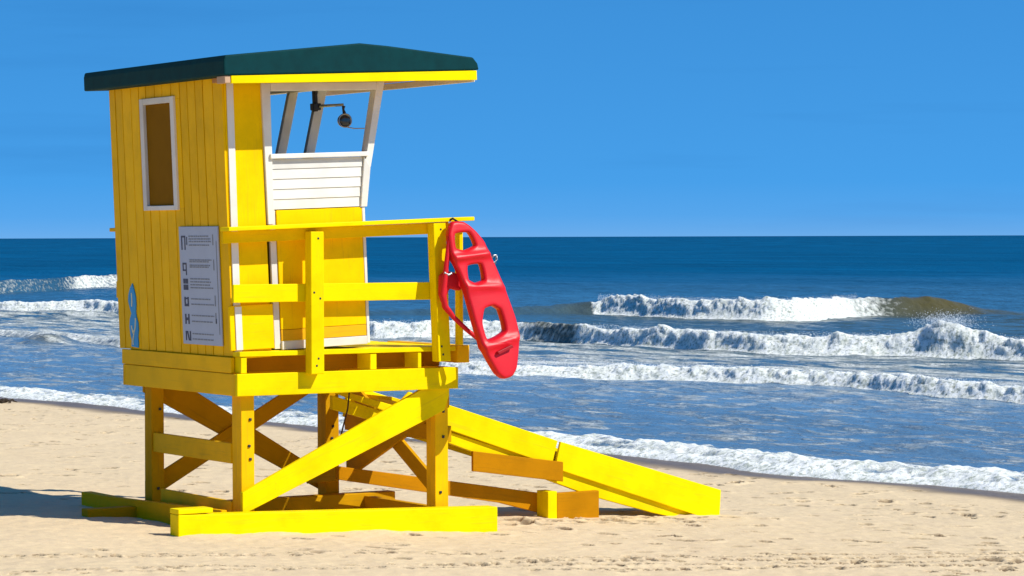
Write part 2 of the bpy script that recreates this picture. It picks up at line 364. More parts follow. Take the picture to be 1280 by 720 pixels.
# row 3: block of four
ink = P(Lh); z = rows[2]; mark(ink, .935, .975, z+.003, z+.045); mark(ink, .885, .928, z+.003, z+.045); mark(ink, .935, .975, z-.05, z-.006); mark(ink, .885, .928, z-.05, z-.006)
ink.build('symbol', INK, pn)
# row 4: U shape
ink = P(Lh); z = rows[3]; mark(ink, .945, .97, z-.04, z+.04); mark(ink, .885, .91, z-.04, z+.04); mark(ink, .911, .944, z-.04, z-.018); mark(ink, .911, .944, z+.02, z+.034)
ink.build('symbol', INK, pn)
# row 5: H shape
ink = P(Lh); z = rows[4]; mark(ink, .945, .97, z-.045, z+.04); mark(ink, .885, .91, z-.045, z+.04); mark(ink, .911, .944, z-.014, z+.010)
ink.build('symbol', INK, pn)
# row 6: N shape
ink = P(Lh); z = rows[5]; mark(ink, .95, .972, z-.04, z+.04); mark(ink, .87, .892, z-.04, z+.04)
ink.poly([(.0195, .949, z+.04), (.0195, .925, z+.04), (.0195, .893, z-.04), (.0195, .917, z-.04)], (.002, 0, 0), 0)
ink.build('symbol', INK, pn)
for i, z in enumerate(rows):
    for k, dz in enumerate(([.045, .022, 0.0, -.03], [.055, .04, .01, -.005], [.045, .02, -.005, -.03], [.025, -.02], [.03, -.02], [.02, -.025])[i]):
        y0 = .84; L = random.uniform(.36, .44); q = y0
        while q > y0-L:
            w = random.uniform(.02, .07); mark(gr, q, max(q-w, y0-L), z+dz-.0055, z+dz+.0055); q -= w+.012
    if i in (0, 1, 3, 4): mark(gr, .37, .385, z-.03, z+.06)
ink = P(Lh); mark(ink, .365, .385, rows[4]-.03, rows[4]+.01)
mark(gr, .312, .322, .50, 1.28)
ink.build('symbol', INK, pn); gr.build('text_line', GREYINK, pn)

# ------------------------------------------------------------------ round lamp hanging behind the window
lp = thing('hanging_lamp', 'small round metal lamp hanging from a bar in the cabin window opening', 'lamp')
g = P(Lh); g.box(1.372, 1.40, 1.0, 1.055, 2.36, 2.545, .004); g.box(1.345, 1.42, .98, 1.05, 2.37, 2.43, .006); g.build('bracket', DARKM, lp)
P(Lh).tube([(1.40, .98, 2.405), (1.50, .94, 2.408), (1.60, .9, 2.41)], .013, 10).build('bar', METAL, lp)
P(Lh).tube([(1.600, .9, 2.40), (1.595, .9, 2.37), (1.605, .9, 2.335)], [.016, .010, .016], 8).build('hanger', DARKM, lp)
def disc(rad, prof, name, mat, c, ax):   # lathe about ax
    b = bmesh.new(); a = ax.normalized(); u = a.cross(Vector((0, 0, 1))).normalized(); w = a.cross(u); rs = []
    for r_, h in prof:
        rs.append([b.verts.new(c+a*h+u*math.cos(2*math.pi*k/24)*r_+w*math.sin(2*math.pi*k/24)*r_) for k in range(24)])
    for A, Bq in zip(rs, rs[1:]):
        for k in range(24): b.faces.new((A[k], A[(k+1) % 24], Bq[(k+1) % 24], Bq[k]))
    if prof[0][0] > .001: b.faces.new(rs[0][::-1])
    b.faces.new(rs[-1]); bmesh.ops.recalc_face_normals(b, faces=b.faces)
    me = bpy.data.meshes.new(name); b.to_mesh(me); b.free(); me.materials.append(mat); me.polygons.foreach_set('use_smooth', [True]*len(me.polygons))
    o = bpy.data.objects.new(name, me); COL.objects.link(o); o.parent = lp; return o
lc = Lh((1.606, .9, 2.272)); av = (E1*-.15+E2*-.95).normalized()
disc(0, [(.030, -.07), (.055, -.045), (.062, -.01), (.064, .012), (.056, .014), (.052, .004)], 'housing', METAL, lc, av)
disc(0, [(.048, .0045), (.045, .0065), (.02, .0085), (.004, .009)], 'lens', GLASSD, lc, av)
P(Lh).tube([(1.62, .9, 2.215), (1.70, .9, 2.20), (1.80, .9, 2.2)], .005, 6).build('wire', METAL, lp)

# ------------------------------------------------------------------ red rescue can on the rail end
rc = thing('rescue_can', 'red plastic rescue float with three hand openings hanging from the yellow rail end', 'rescue float')
outer = [(1.935, 1.425), (1.99, 1.442), (2.06, 1.436), (2.12, 1.405), (2.19, 1.35), (2.266, 1.268), (2.31, 1.178), (2.371, 1.074), (2.476, .852), (2.573, .621), (2.606, .503), (2.608, .378), (2.585, .19), (2.54, .118), (2.455, .098), (2.384, .145), (2.295, .275), (2.231, .386), (2.155, .594), (2.066, .87), (2.00, 1.022), (1.955, 1.10), (1.925, 1.19), (1.905, 1.33)]
holes = [[(1.977, 1.325), (2.105, 1.335), (2.165, 1.236), (2.073, 1.205), (1.990, 1.22)],
         [(2.104, 1.055), (2.22, 1.068), (2.249, .937), (2.18, .924), (2.115, .95)],
         [(2.272, .690), (2.345, .708), (2.405, .68), (2.458, .506), (2.295, .44), (2.252, .575)]]
CY = -.185
def curve_body(polys, ext, bev, name, mat, parent, res=4):
    cu = bpy.data.curves.new(name, 'CURVE'); cu.dimensions = '2D'; cu.fill_mode = 'BOTH'; cu.extrude = ext; cu.bevel_depth = bev; cu.bevel_resolution = res
    cu.resolution_u = 6
    for pts in polys:
        sp = cu.splines.new('BEZIER'); sp.bezier_points.add(len(pts)-1); sp.use_cyclic_u = True; n = len(pts)
        for i, p in enumerate(pts):
            bp = sp.bezier_points[i]; a = Vector(pts[i-1]); c = Vector(pts[(i+1) % n]); q = Vector(p)
            d = (c-a).normalized(); k = .17
            bp.co = (*q, 0); bp.handle_left = (*(q-d*k*(q-a).length), 0); bp.handle_right = (*(q+d*k*(c-q).length), 0)
    o = bpy.data.objects.new(name, cu); COL.objects.link(o)
    dg = bpy.context.evaluated_depsgraph_get(); me = bpy.data.meshes.new_from_object(o.evaluated_get(dg))
    bpy.data.objects.remove(o); bpy.data.curves.remove(cu)
    # outline shrinks by the bevel: the bevel grows outwards again
    b = bmesh.new(); b.from_mesh(me)
    bmesh.ops.remove_doubles(b, verts=b.verts, dist=.0005)
    bmesh.ops.triangulate(b, faces=[f for f in b.faces if len(f.verts) > 4])
    for _ in range(2):
        long = [e for e in b.edges if e.calc_length() > .06]
        if long: bmesh.ops.subdivide_edges(b, edges=long, cuts=1)
        bmesh.ops.triangulate(b, faces=[f for f in b.faces if len(f.verts) > 4])
    for v in b.verts:
        x, z, t = v.co
        # hull is fuller in the lower third and has raised bars between the openings
        s_ = (1.44-z)/1.34
        full = 1+.35*math.exp(-((s_-.86)/.22)**2)+.25*math.exp(-((s_-.5)/.2)**2)
        for zc, am in ((1.145+.12*(x-2.1), .75), (.885, .45), (.40+.25*(x-2.4), .55)): full += am*math.exp(-((z-zc)/.030)**2)
        v.co = Lb((x-.63*.26*s_, CY+t*full-.26*s_, z))
    bmesh.ops.recalc_face_normals(b, faces=b.faces)
    b.to_mesh(me); b.free(); me.name = name; me.materials.clear(); me.materials.append(mat)
    for p in me.polygons: p.use_smooth = True; p.material_index = 0
    o = bpy.data.objects.new(name, me); COL.objects.link(o); o.parent = parent
    return o
def inset(pts, d):
    n = len(pts); out = []
    ar = sum(pts[i][0]*pts[(i+1) % n][1]-pts[(i+1) % n][0]*pts[i][1] for i in range(n)); sg = 1 if ar > 0 else -1
    for i in range(n):
        a = Vector(pts[i-1]); q = Vector(pts[i]); c = Vector(pts[(i+1) % n]); t = (c-a).normalized()
        out.append(tuple(q+Vector((-t.y, t.x))*d*sg))
    return out
body = curve_body([inset(outer, .026)]+[inset(h, -.036) for h in holes], .014, .026, 'body', RED, rc)
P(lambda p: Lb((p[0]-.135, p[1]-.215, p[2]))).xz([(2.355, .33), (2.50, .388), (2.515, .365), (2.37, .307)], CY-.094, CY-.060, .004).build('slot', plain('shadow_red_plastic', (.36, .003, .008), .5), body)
strap = P().tube([(1.925, -.20, 1.40), (1.905, -.22, 1.30), (1.885, -.225, 1.15), (1.862, -.225, .98), (1.842, -.22, .82), (1.862, -.22, .715), (1.95, -.22, .62), (2.08, -.225, .51), (2.17, -.29, .42), (2.19, -.36, .37)], [.014, .019, .022, .024, .03, .028, .021, .020, .020, .014], 10).build('tow_strap', STRAPM, rc, True)
P().xz([(1.84, .98), (1.90, 1.02), (2.00, 1.0), (2.07, .88), (2.03, .845), (1.93, .87), (1.865, .74), (1.838, .82)], -.20, -.13, .02).build('pouch', STRAPM, rc)
P().tube([(1.845, -.235, 1.005), (1.885, -.24, .985), (1.915, -.24, 1.0)], .012, 8).build('buckle', METAL, strap)
g = P(); g.tube([(2.335, -.19, 1.115), (2.372, -.19, 1.15), (2.395, -.19, 1.15), (2.402, -.19, 1.115), (2.385, -.19, 1.085), (2.345, -.19, 1.085)], .010, 8); g.build('ring', METAL, rc, True)
P().tube([(1.96, -.09, 1.445), (1.985, -.15, 1.465), (2.0, -.2, 1.44), (1.99, -.2, 1.40)], .010, 8).build('hook', DARKM, rc)

# ------------------------------------------------------------------ beach
def grid_object(name, X, Y, Z, mat, attrs=()):
    ny, nx = X.shape; nv = nx*ny
    co = np.empty((nv, 3), np.float32); co[:, 0] = X.ravel(); co[:, 1] = Y.ravel(); co[:, 2] = Z.ravel()
    i = np.arange(nv, dtype=np.int32).reshape(ny, nx)
    q = np.stack([i[:-1, :-1], i[:-1, 1:], i[1:, 1:], i[1:, :-1]], -1).reshape(-1, 4)
    nf = len(q); me = bpy.data.meshes.new(name)
    me.vertices.add(nv); me.vertices.foreach_set('co', co.ravel())
    me.loops.add(nf*4); me.loops.foreach_set('vertex_index', q.ravel())
    me.polygons.add(nf); me.polygons.foreach_set('loop_start', np.arange(0, nf*4, 4, dtype=np.int32)); me.polygons.foreach_set('loop_total', np.full(nf, 4, np.int32))
    me.update(); me.validate()
    me.polygons.foreach_set('use_smooth', np.ones(nf, bool))
    for nm, a in attrs:
        if a.ndim == 2:
            at = me.attributes.new(nm, 'FLOAT', 'POINT'); at.data.foreach_set('value', a.ravel().astype(np.float32))
        else:
            c4 = np.ones((nv, 4), np.float32); c4[:, :3] = a.reshape(-1, 3)
            at = me.attributes.new(nm, 'FLOAT_COLOR', 'POINT'); at.data.foreach_set('color', c4.ravel())
    me.materials.append(mat); o = bpy.data.objects.new(name, me); COL.objects.link(o); return o
def geo(a, b, n): return a+(b-a)*(np.power(1.6, np.linspace(0, 1, n)*18)-1)/(1.6**18-1)
SEA0 = -.60
def shore(x, y):                 # metres seaward of the swash edge (before wiggle)
    return (y-(40.06-1.33*x))*.601
def wiggle(x, y):
    al = (x-.75*y)*.6
    return .35*vnoise(al*.35, al*0+.3, 5)+.16*vnoise(al*1.1, al*0+2.3, 6)+.06*vnoise(al*3.1, al*0+5.3, 8)
def sand_base(x, y):
    s = seadist(x, y)
    z = .06-.05*np.clip(s, -22, 70)
    return z
PIT_SHADE = None
def stamp(Z, xs, ys, cx, cy, rx, ry, ang, depth, rim=.35):
    r = max(rx, ry)*1.9
    i0, i1 = np.searchsorted(xs, (cx-r, cx+r)); j0, j1 = np.searchsorted(ys, (cy-r, cy+r))
    if i1-i0 < 2 or j1-j0 < 2: return
    X, Y = np.meshgrid(xs[i0:i1]-cx, ys[j0:j1]-cy); c, s = math.cos(ang), math.sin(ang)
    d = np.sqrt(((X*c+Y*s)/rx)**2+((-X*s+Y*c)/ry)**2)
    d = d+(.22 if r > .1 else .10)*vnoise(X/rx*1.3+cx*7, Y/rx*1.3+cy*5, 3)
    PIT_SHADE[j0:j1, i0:i1] = np.maximum(PIT_SHADE[j0:j1, i0:i1], (1-sstep(.88, 1.16, d))*min(1., depth/.042))  # mask for the shade painted inside each pit
    Z[j0:j1, i0:i1] += -depth*(1-sstep(.55, 1.0, d))+depth*rim*np.exp(-((d-1.25)/.28)**2)
def build_beach():
    xs = np.concatenate([-geo(11., 4000., 26)[:0:-1], np.arange(-11, 9.0, .0245), geo(9., 4000., 26)])
    ys = np.concatenate([19-geo(.8, 400., 20)[:0:-1], np.arange(18.3, 25.5, .026), np.arange(25.5, 34, .036), np.arange(34, 46, .055), np.arange(46, 64, .10), geo(64., 5000., 24)])
    global PIT_SHADE
    X, Y = np.meshgrid(xs, ys); PIT_SHADE = np.zeros_like(X)
    Z = sand_base(X, Y); s = seadist(X, Y)
    near = np.exp(-np.clip(np.maximum(np.abs(X)-12, 0), 0, 50)/4)*np.exp(-np.clip(np.maximum(Y-66, 0), 0, 50)/4)
    sh = shore(X, Y); dry = 1-sstep(-2.2, -.6, sh)
    Z += near*(.026*fbm(X*.33, Y*.33, 21, 2)+(.4+.6*dry)*(.010*fbm(X*1.2, Y*1.2, 31, 3)+.006*fbm(X*5, Y*5, 41, 2)+.004*vnoise(X*14, Y*14, 44)))
    # combed ridges left by the beach rake and tyres in the foreground
    al = (Y-20.75-.53*X)
    Z += near*.008*np.exp(-(al/1.3)**2)*vnoise(al*7, X*.3, 61)
    # scoop of sand around the footings
    B = np.array([O.x, O.y])
    r2 = np.random.default_rng(5)
    def line(x0, y0, x1, y1, step, rows, width, dep, keep=.85, r=.050):
        L = math.hypot(x1-x0, y1-y0); a = math.atan2(y1-y0, x1-x0); n = int(L/step)
        for k in range(n):
            for w in range(rows):
                if r2.random() > keep: continue
                t = (k+.5*(w % 2)+r2.uniform(-.10, .10))/n; o = (w-(rows-1)/2)*width/max(rows-1, 1)+r2.normal(0, .008)
                f = r2.uniform(.75, 1.1)
                stamp(Z, xs, ys, x0+(x1-x0)*t-math.sin(a)*o, y0+(y1-y0)*t+math.cos(a)*o, r*f*.72, r*f*1.5, a+r2.uniform(-.3, .3), dep*f, .22)
    line(-9, 16.6, -3.69, 19.76, .12, 2, .14, .045, .75)
    line(-3.69, 19.76, -1.49, 21.19, .12, 2, .14, .045, .80)
    line(-1.49, 21.19, -.01, 21.68, .13, 2, .14, .040, .45)
    line(-6.5, 16.5, -2.3, 19.35, .12, 2, .20, .045, .8)
    line(-2.3, 19.35, -.01, 20.76, .12, 2, .26, .045, .75)
    line(-.01, 20.76, 2.29, 21.93, .115, 4, .75, .048, .85)
    line(2.29, 21.93, 4.4, 23.0, .115, 4, 1.0, .050, .88)
    line(4.4, 23.0, 9, 25.4, .115, 4, 1.0, .050, .85)
    line(3.2, 21.25, 8, 23.8, .24, 2, .2, .055, .65, .06)
    # footprints, thicker towards the water
    for _ in range(3800):
        x = r2.uniform(-11, 9); y = r2.uniform(20.5, 58); q = seadist(x, y); e = shore(x, y)
        if e > -.9: continue
        p = .30 if q < 2.5 else .85
        if x < -3 and q > 2: p = .5
        if r2.random() > p: continue
        lx, ly = (x-O.x)*E1.x+(y-O.y)*E1.y, (x-O.x)*E2.x+(y-O.y)*E2.y
        if -.4 < lx < 2.3 and -.3 < ly < 2.4: continue
        f = r2.uniform(.6, 1.25); deep = r2.random() < .42
        stamp(Z, xs, ys, x, y, .105*f, .062*f, r2.uniform(0, 6.28), (.070 if deep else .026)*f, .16)
    # churned sand beside the ramp
    for _ in range(46):
        t = r2.uniform(2.4, 5.4); v = r2.uniform(.5, 1.15)
        w = BASE+E1*t+E2*v
        stamp(Z, xs, ys, w.x, w.y, r2.uniform(.06, .13), r2.uniform(.05, .08), r2.uniform(0, 6.28), r2.uniform(.02, .04), .25)
    # sand heaped against the skid
    lx = (X-O.x)*E1.x+(Y-O.y)*E1.y; ly = (X-O.x)*E2.x+(Y-O.y)*E2.y
    Z += .03*np.exp(-((ly+.2)/.25)**2)*sstep(-1.2, -.4, lx)*(1-sstep(2.3, 3.0, lx))*(.7+.5*vnoise(lx*2, ly*2, 71))
    wet = sstep(-1.45, -.45, sh+wiggle(X, Y)+.25*vnoise(X*.8, Y*.8, 81))
    m, nt, b = new_mat('sand')
    tc = N(nt, 'ShaderNodeTexCoord'); pos = tc.outputs['Object']
    n1 = noise(nt, pos, .5, 4, .6); n2 = noise(nt, pos, 7, 4, .65); n3 = noise(nt, pos, 90, 3, .7); n4 = noise(nt, pos, 260, 2, .7)
    c = mixc(nt, n1, (.79, .60, .36), (.73, .545, .315))
    c = mixc(nt, math_n(nt, 'MULTIPLY', ramp(nt, n2, [(.40, (0, 0, 0)), (.75, (1, 1, 1))]), .45), c, (.58, .42, .28))
    c = mixc(nt, math_n(nt, 'MULTIPLY', ramp(nt, n3, [(.58, (0, 0, 0)), (.72, (1, 1, 1))]), .5), c, (.36, .24, .15))
    c = mixc(nt, math_n(nt, 'MULTIPLY', ramp(nt, n4, [(.60, (0, 0, 0)), (.75, (1, 1, 1))]), .4), c, (.80, .68, .52))
    c = mixc(nt, math_n(nt, 'MULTIPLY', attr(nt, 'pit_shade'), .92), c, (.15, .092, .048))  # sand colour darkened in the pits to stand for their shadows
    w = attr(nt, 'wet')
    c = mixc(nt, w, c, (.17, .115, .065))
    nt.links.new(c, b.inputs['Base Color'])
    nt.links.new(ramp(nt, w, [(0, (.95, .95, .95)), (1, (.35, .35, .35))]), b.inputs['Roughness']); b.inputs['Specular IOR Level'].default_value = .25
    bp = N(nt, 'ShaderNodeBump'); bp.inputs['Strength'].default_value = .65; bp.inputs['Distance'].default_value = .010
    hsum = math_n(nt, 'ADD', math_n(nt, 'MULTIPLY', noise(nt, pos, 22, 4, .65), 1.0), math_n(nt, 'MULTIPLY', n3, .35))
    nt.links.new(hsum, bp.inputs['Height']); nt.links.new(bp.outputs[0], b.inputs['Normal'])
    o = grid_object('beach_sand', X, Y, Z, m, [('wet', wet), ('pit_shade', PIT_SHADE)]); o['kind'] = 'structure'; o['label'] = 'pale tan beach sand with footprints and tyre tracks'
build_beach()

# ------------------------------------------------------------------ sea
def interp(pts, x):
    p = np.array(sorted(pts)); 
    return np.interp(x, p[:, 0], p[:, 1])
def smooth_interp(pts, x):
    w = 1.2; return (interp(pts, x-w)+2*interp(pts, x)+interp(pts, x+w))/4
def build_sea():
    d = R(14.0); th = np.concatenate([-geo(d, R(82), 40)[:0:-1], np.linspace(-d, d, 1050), geo(d, R(82), 40)])
    r = np.concatenate([np.arange(15, 30, .4), np.arange(30, 50, .085), np.arange(50, 90, .075), np.arange(90, 118, .10), np.arange(118, 160, .28), np.arange(160, 200, .22), np.geomspace(200, 800, 130), np.geomspace(810, 60000, 70)])
    TH, RR = np.meshgrid(th, r); X = RR*np.sin(TH); Y = RR*np.cos(TH)
    sh = shore(X, Y)+wiggle(X, Y)
    AL = (X-.75*Y)*.6+0.0; CR = shore(X, Y)            # along / across the shore
    al = X*.6-Y*.8; cr = X*.8+Y*.6
    Z = np.full(X.shape, SEA0); foam = np.zeros_like(X); streak = np.zeros_like(X); brown = np.zeros_like(X)
    fade = np.exp(-np.maximum(RR-150, 0)/120)
    # open water chop
    Z += fade*(.050*fbm(al*.18, cr*.55, 101, 3)+.036*fbm(al*.55, cr*1.7, 111, 3))*sstep(.6, 5, sh)
    Z += np.exp(-np.maximum(RR-500, 0)/400)*.18*vnoise(al*.03, cr*.06, 131)*sstep(20, 60, sh)
    lump = fbm(X*2.6, Y*2.0, 141, 3, .62); lump2 = fbm(X*1.0, Y*.8, 151, 2)
    rag = .30*vnoise(al*.40, cr*.3, 161)+.09*vnoise(al*1.9, cr*1.2, 171)
    DX = np.zeros_like(X)
    def billow(a, b, seed):
        return 1.35*(np.abs(vnoise(a, b, seed))+.55*np.abs(vnoise(a*2.1, b*2.1, seed+3))+.30*np.abs(vnoise(a*4.3, b*4.3, seed+7)))
    def wave(pts, slope, H, Fm, wf, wb, lumpa, trail=1.5, ragk=1., bfun=None):
        nonlocal Z, foam, brown, DX
        cosf = 1/math.sqrt(1+slope*slope)
        D = (Y-smooth_interp(pts, X))*cosf
        h = interp(H, X); f = interp(Fm, X); h = h*(1+f*(.20*vnoise(X*.5, X*0+H[0][0], 191)+.16*vnoise(X*1.3, X*0+H[0][0]+9, 193)))
        Dr = D+rag*ragk*(.25+.75*f)
        u = np.clip(Dr/wf, 0, 1); front = u*u*(3-2*u)
        back = np.exp(-np.maximum(Dr-wf, 0)/wb); prof = front*back
        Z += h*prof
        f = np.clip(f*(1+.22*vnoise(X*.8, Y*.15, 421)*(1 if H[0][0] != -10 else .4)+.16*vnoise(X*2.3, Y*.3, 423)), 0, 1)
        Fw = f*sstep(-.03, .10, Dr)*(1-sstep(wf*1.1, wf*1.1+trail, Dr+.5*lump2))
        I = Fw > .002
        a_, c_, F_, h_, fr_ = al[I], cr[I], Fw[I], h[I], front[I]
        hq = c_*.9+h_*prof[I]*1.6
        fn = vnoise(a_*4.2, hq*4.2, 411)+.6*vnoise(a_*9, hq*9, 413)
        pf = billow(a_*1.25, hq*1.25, int(abs(H[0][0]))+300)
        Z[I] += F_*lumpa*h_*(pf*.34-.02+.14*vnoise(a_*.6, c_*.6, 307))*np.minimum(1, fr_*1.3+.12)+F_*.040*fn*np.minimum(1, fr_+.3)
        DX[I] += F_*.03*fn*np.minimum(1, fr_+.2)+F_*pf*.15*h_*np.clip(fr_*1.4, .15, 1)*np.exp(-np.maximum(Dr[I]-wf, 0)/.6)
        foam = np.maximum(foam, Fw)
        unf = (1-f)*np.exp(-((Dr-wf*.7)/(wf*1.0))**2)*np.minimum(1, h*2.5)
        brown = np.maximum(brown, unf if bfun is None else unf*interp(bfun, X))
        return Dr
    W2 = [(-30, 108), (-14, 84), (-8, 71.5), (-4, 65.2), (-1.09, 62.0), (0, 60.9), (2.7, 59.2), (5.36, 57.6), (9.49, 51.0), (14, 44.5), (25, 29)]
    W3 = [(-60, 160), (-21.6, 115.8), (-16.6, 113.5), (-10, 96), (-4.2, 83.5), (0, 84.0), (2.72, 78.1), (6.7, 72.0), (10.63, 70.2), (12.71, 68.3), (17, 62), (40, 32)]
    W4 = [(-40, 112), (0, 108.5), (3.56, 109), (7, 103), (10.42, 100), (12.5, 105), (14.49, 108), (18.04, 108), (40, 104)]
    W5 = [(-90, 150), (-29.6, 158), (-25.4, 172), (-15, 172), (0, 178)]
    # swash
    f1 = sstep(-.02, .06, sh)*(1-sstep(.9, 2.1, sh+.6*lump2+.4*vnoise(X*1.4, Y*1.4, 201)))
    prof = sstep(0, .75, sh+.3*rag)*np.exp(-np.maximum(sh-.9, 0)/1.0)
    amp = interp([(-30, .06), (-6, .07), (0, .10), (6, .14), (12, .14)], X)
    Z += amp*prof*(1+.3*lump2)+f1*(.045*lump+.02*np.minimum(1, sh*3))*sstep(0, .5, sh)+.045*f1
    foam = np.maximum(foam, f1*(interp([(-30, .62), (-4, .66), (2, .72), (12, .76)], X)+.34*lump2+.15*lump))
    wave(W2, -1.25, [(-20, .14), (-12, .17), (-2, .25), (10, .31), (25, .3)], [(-20, .45), (-12, .55), (-8, .7), (-3, 1), (25, 1)], .55, 1.3, .34, 1.0, .8)
    wave(W3, -.9, [(-40, .32), (-12, .40), (-4, .46), (0, .50), (3, .48), (9.4, .46), (10.4, .50), (11.0, .88), (11.4, .78), (12.5, .48), (16, .45), (40, .35)], [(-40, 1), (-1.2, 1), (-.6, .80), (.2, .75), (.8, .40), (1.7, .36), (2.2, .9), (3, 1), (40, 1)], .75, 1.9, .34, 1.1, 1.)
    wave(W4, -.5, [(-10, .12), (1.5, .30), (3, .50), (4.2, .72), (7, .62), (9.5, .80), (13, .70), (14.5, .66), (16.6, .74), (17.6, .50), (18.8, .24), (20, .12), (30, .06)], [(3.05, 0), (3.35, 1), (11, 1), (12.4, .82), (13.4, .62), (14.4, .46), (15.2, .26), (15.9, .10), (16.3, 0)], 1.25, 3.2, .30, 1.0, 1.1, [(2, .25), (4, .5), (13, 1), (22, 1)])
    wave(W5, .1, [(-60, .6), (-30, .72), (-25, .75), (-18, .45), (-10, .15), (0, 0)], [(-34, .5), (-31, .25), (-29.5, .32), (-27.5, .22), (-26.4, .65), (-20, .4), (-12, 0)], 1.6, 4.5, .22, .8, 1.3, [(-40, .12), (0, .12)])
    # small hump left of the tower, and faint swells farther out
    Z += .27*np.exp(-((X+13.7)/.75)**2-((Y-81.4)/1.1)**2); hump = np.exp(-((X+13.7)/.8)**2-((Y-80.9)/1.3)**2); brown = np.maximum(brown, .8*hump)
    # residual foam, and sky glints painted into the near ripples
    a2 = (Y-smooth_interp(W2, X)); a3 = (Y-smooth_interp(W3, X))
    z23 = sstep(-.5, 1.5, a2)*(1-sstep(-1.0, .8, a3))
    lace = fbm(al*.35, cr*1.15, 211, 4, .6)
    streak = np.maximum(streak, z23*(.60+.60*lace))
    z12 = sstep(0, 3, sh)*(1-sstep(-1.5, 0, a2))
    rip = fbm(al*.75, cr*1.25, 221, 5, .62)
    streak = np.maximum(streak, z12*(.30+.34*rip+.10*vnoise(al*.12, cr*.3, 225)+.10*sstep(-9, -2, a2)))  # pale streaks: thin foam and sky reflection painted together
    a4 = Y-smooth_interp(W4, X)
    z34 = sstep(-.5, 1., a3)*(1-sstep(-1, 3, a4))*sstep(-2, 4, X)
    streak = np.maximum(streak, sstep(-6, -1, a4)*(1-sstep(-1, 1, a4))*.45*sstep(4, 6, X)*(1-sstep(11, 13, X))*np.clip(.5+lace, 0, 1))
    zl = sstep(0, 1, a3)*(1-sstep(12, 22, a3))*(1-sstep(-8, -3, X)); streak = np.maximum(streak, zl*(.12+.35*lace))
    lw = (1-sstep(-9, -6, X))*sstep(6, 14, sh)*(1-sstep(-2, 1, a3)); streak = np.maximum(streak, lw*(.32+.6*lace))
    # water colour: sandy shallows, grey green in the break, deep blue offshore
    far = sstep(90, 230, RR)[..., None]; 
    shallow = np.array([.135, .235, .335]); mid = np.array([.040, .105, .145]); deep = np.array([.000, .072, .170]); vdeep = np.array([.0, .062, .150])
    t1 = sstep(14, 26, sh)[..., None]
    C = shallow*(1-t1)+mid*t1; C = C*(1-far)+deep*far
    v = sstep(500, 5000, RR)[..., None]; C = C*(1-v)+vdeep*v
    k = (z34*.75)[..., None]; C = C*(1-k)+np.array([.060, .085, .070])*k
    k = np.clip(brown, 0, 1)[..., None]*.9; C = C*(1-k)+np.array([.115, .090, .024])*k
    C = C*(1+.22*fbm(al*.02, cr*.10, 231, 3))[..., None]
    # a thin film runs out over the sand at the edge
    film = sand_base(X, Y)-.10+.155*sstep(-.25, .30, sh)
    Z = np.where(sh < .3, film+np.where(sh > 0, prof*amp, 0), np.maximum(Z, np.where(sh < 2.5, sand_base(X, Y)+.055, -9)))
    Z = np.where(sh < -.3, film+sh*.8, Z)
    foam = np.maximum(foam, .95*(1-sstep(.3, .5, np.abs(sh))))
    m, nt, b = new_mat('sea_water')
    tc = N(nt, 'ShaderNodeTexCoord'); pos = tc.outputs['Object']
    mp = N(nt, 'ShaderNodeMapping'); mp.inputs['Rotation'].default_value = (0, 0, R(53)); nt.links.new(pos, mp.inputs[0])
    st = N(nt, 'ShaderNodeMapping'); st.inputs['Scale'].default_value = (.45, 1.5, 1.); nt.links.new(mp.outputs[0], st.inputs[0])
    f = attr(nt, 'foam'); s = attr(nt, 'streak'); col = attr(nt, 'wcol', 'Color')
    fine = noise(nt, pos, 5.5, 5, .68); lace_n = noise(nt, st.outputs[0], 3.4, 6, .72, .8)
    fs = math_n(nt, 'ADD', f, math_n(nt, 'MULTIPLY', math_n(nt, 'SUBTRACT', fine, .5), 1.5))
    ff = ramp(nt, fs, [(.30, (0, 0, 0)), (.62, (1, 1, 1))])
    ls = math_n(nt, 'ADD', s, math_n(nt, 'MULTIPLY', math_n(nt, 'SUBTRACT', lace_n, .5), 1.9))
    sf = math_n(nt, 'MULTIPLY', ramp(nt, ls, [(.30, (0, 0, 0)), (.92, (1, 1, 1))]), .80)
    tot = math_n(nt, 'MAXIMUM', ff, sf)
    fcol = mixc(nt, ramp(nt, noise(nt, pos, 3.2, 5, .7), [(.40, (0, 0, 0)), (.68, (1, 1, 1))]), (.93, .91, .85), (.66, .67, .58))
    fcol = mixc(nt, ramp(nt, noise(nt, pos, 11, 3, .7), [(.49, (0, 0, 0)), (.62, (1, 1, 1))]), fcol, (.40, .42, .35))
    nt.links.new(mixc(nt, tot, col, fcol), b.inputs['Base Color'])
    nt.links.new(ramp(nt, tot, [(0, (.16, .16, .16)), (.6, (.8, .8, .8))]), b.inputs['Roughness'])
    spl = ramp(nt, tot, [(0, (.42, .42, .42)), (.6, (.08, .08, .08))])
    nt.links.new(math_n(nt, 'MULTIPLY', spl, math_n(nt, 'SUBTRACT', 1.0, math_n(nt, 'MULTIPLY', attr(nt, 'off'), .82))), b.inputs['Specular IOR Level'])
    b.inputs['IOR'].default_value = 1.33
    nt.links.new(math_n(nt, 'MULTIPLY', ff, .75), b.inputs['Subsurface Weight']); b.inputs['Subsurface Radius'].default_value = (1., 1., 1.); b.inputs['Subsurface Scale'].default_value = .22
    bp = N(nt, 'ShaderNodeBump'); bp.inputs['Strength'].default_value = .9; bp.inputs['Distance'].default_value = .10
    s2 = N(nt, 'ShaderNodeMapping'); s2.inputs['Scale'].default_value = (.5, 1.0, 1.); nt.links.new(mp.outputs[0], s2.inputs[0])
    hs = math_n(nt, 'ADD', noise(nt, s2.outputs[0], 3.5, 4, .6), math_n(nt, 'MULTIPLY', math_n(nt, 'MULTIPLY', fine, tot), 1.2))
    nt.links.new(hs, bp.inputs['Height'])
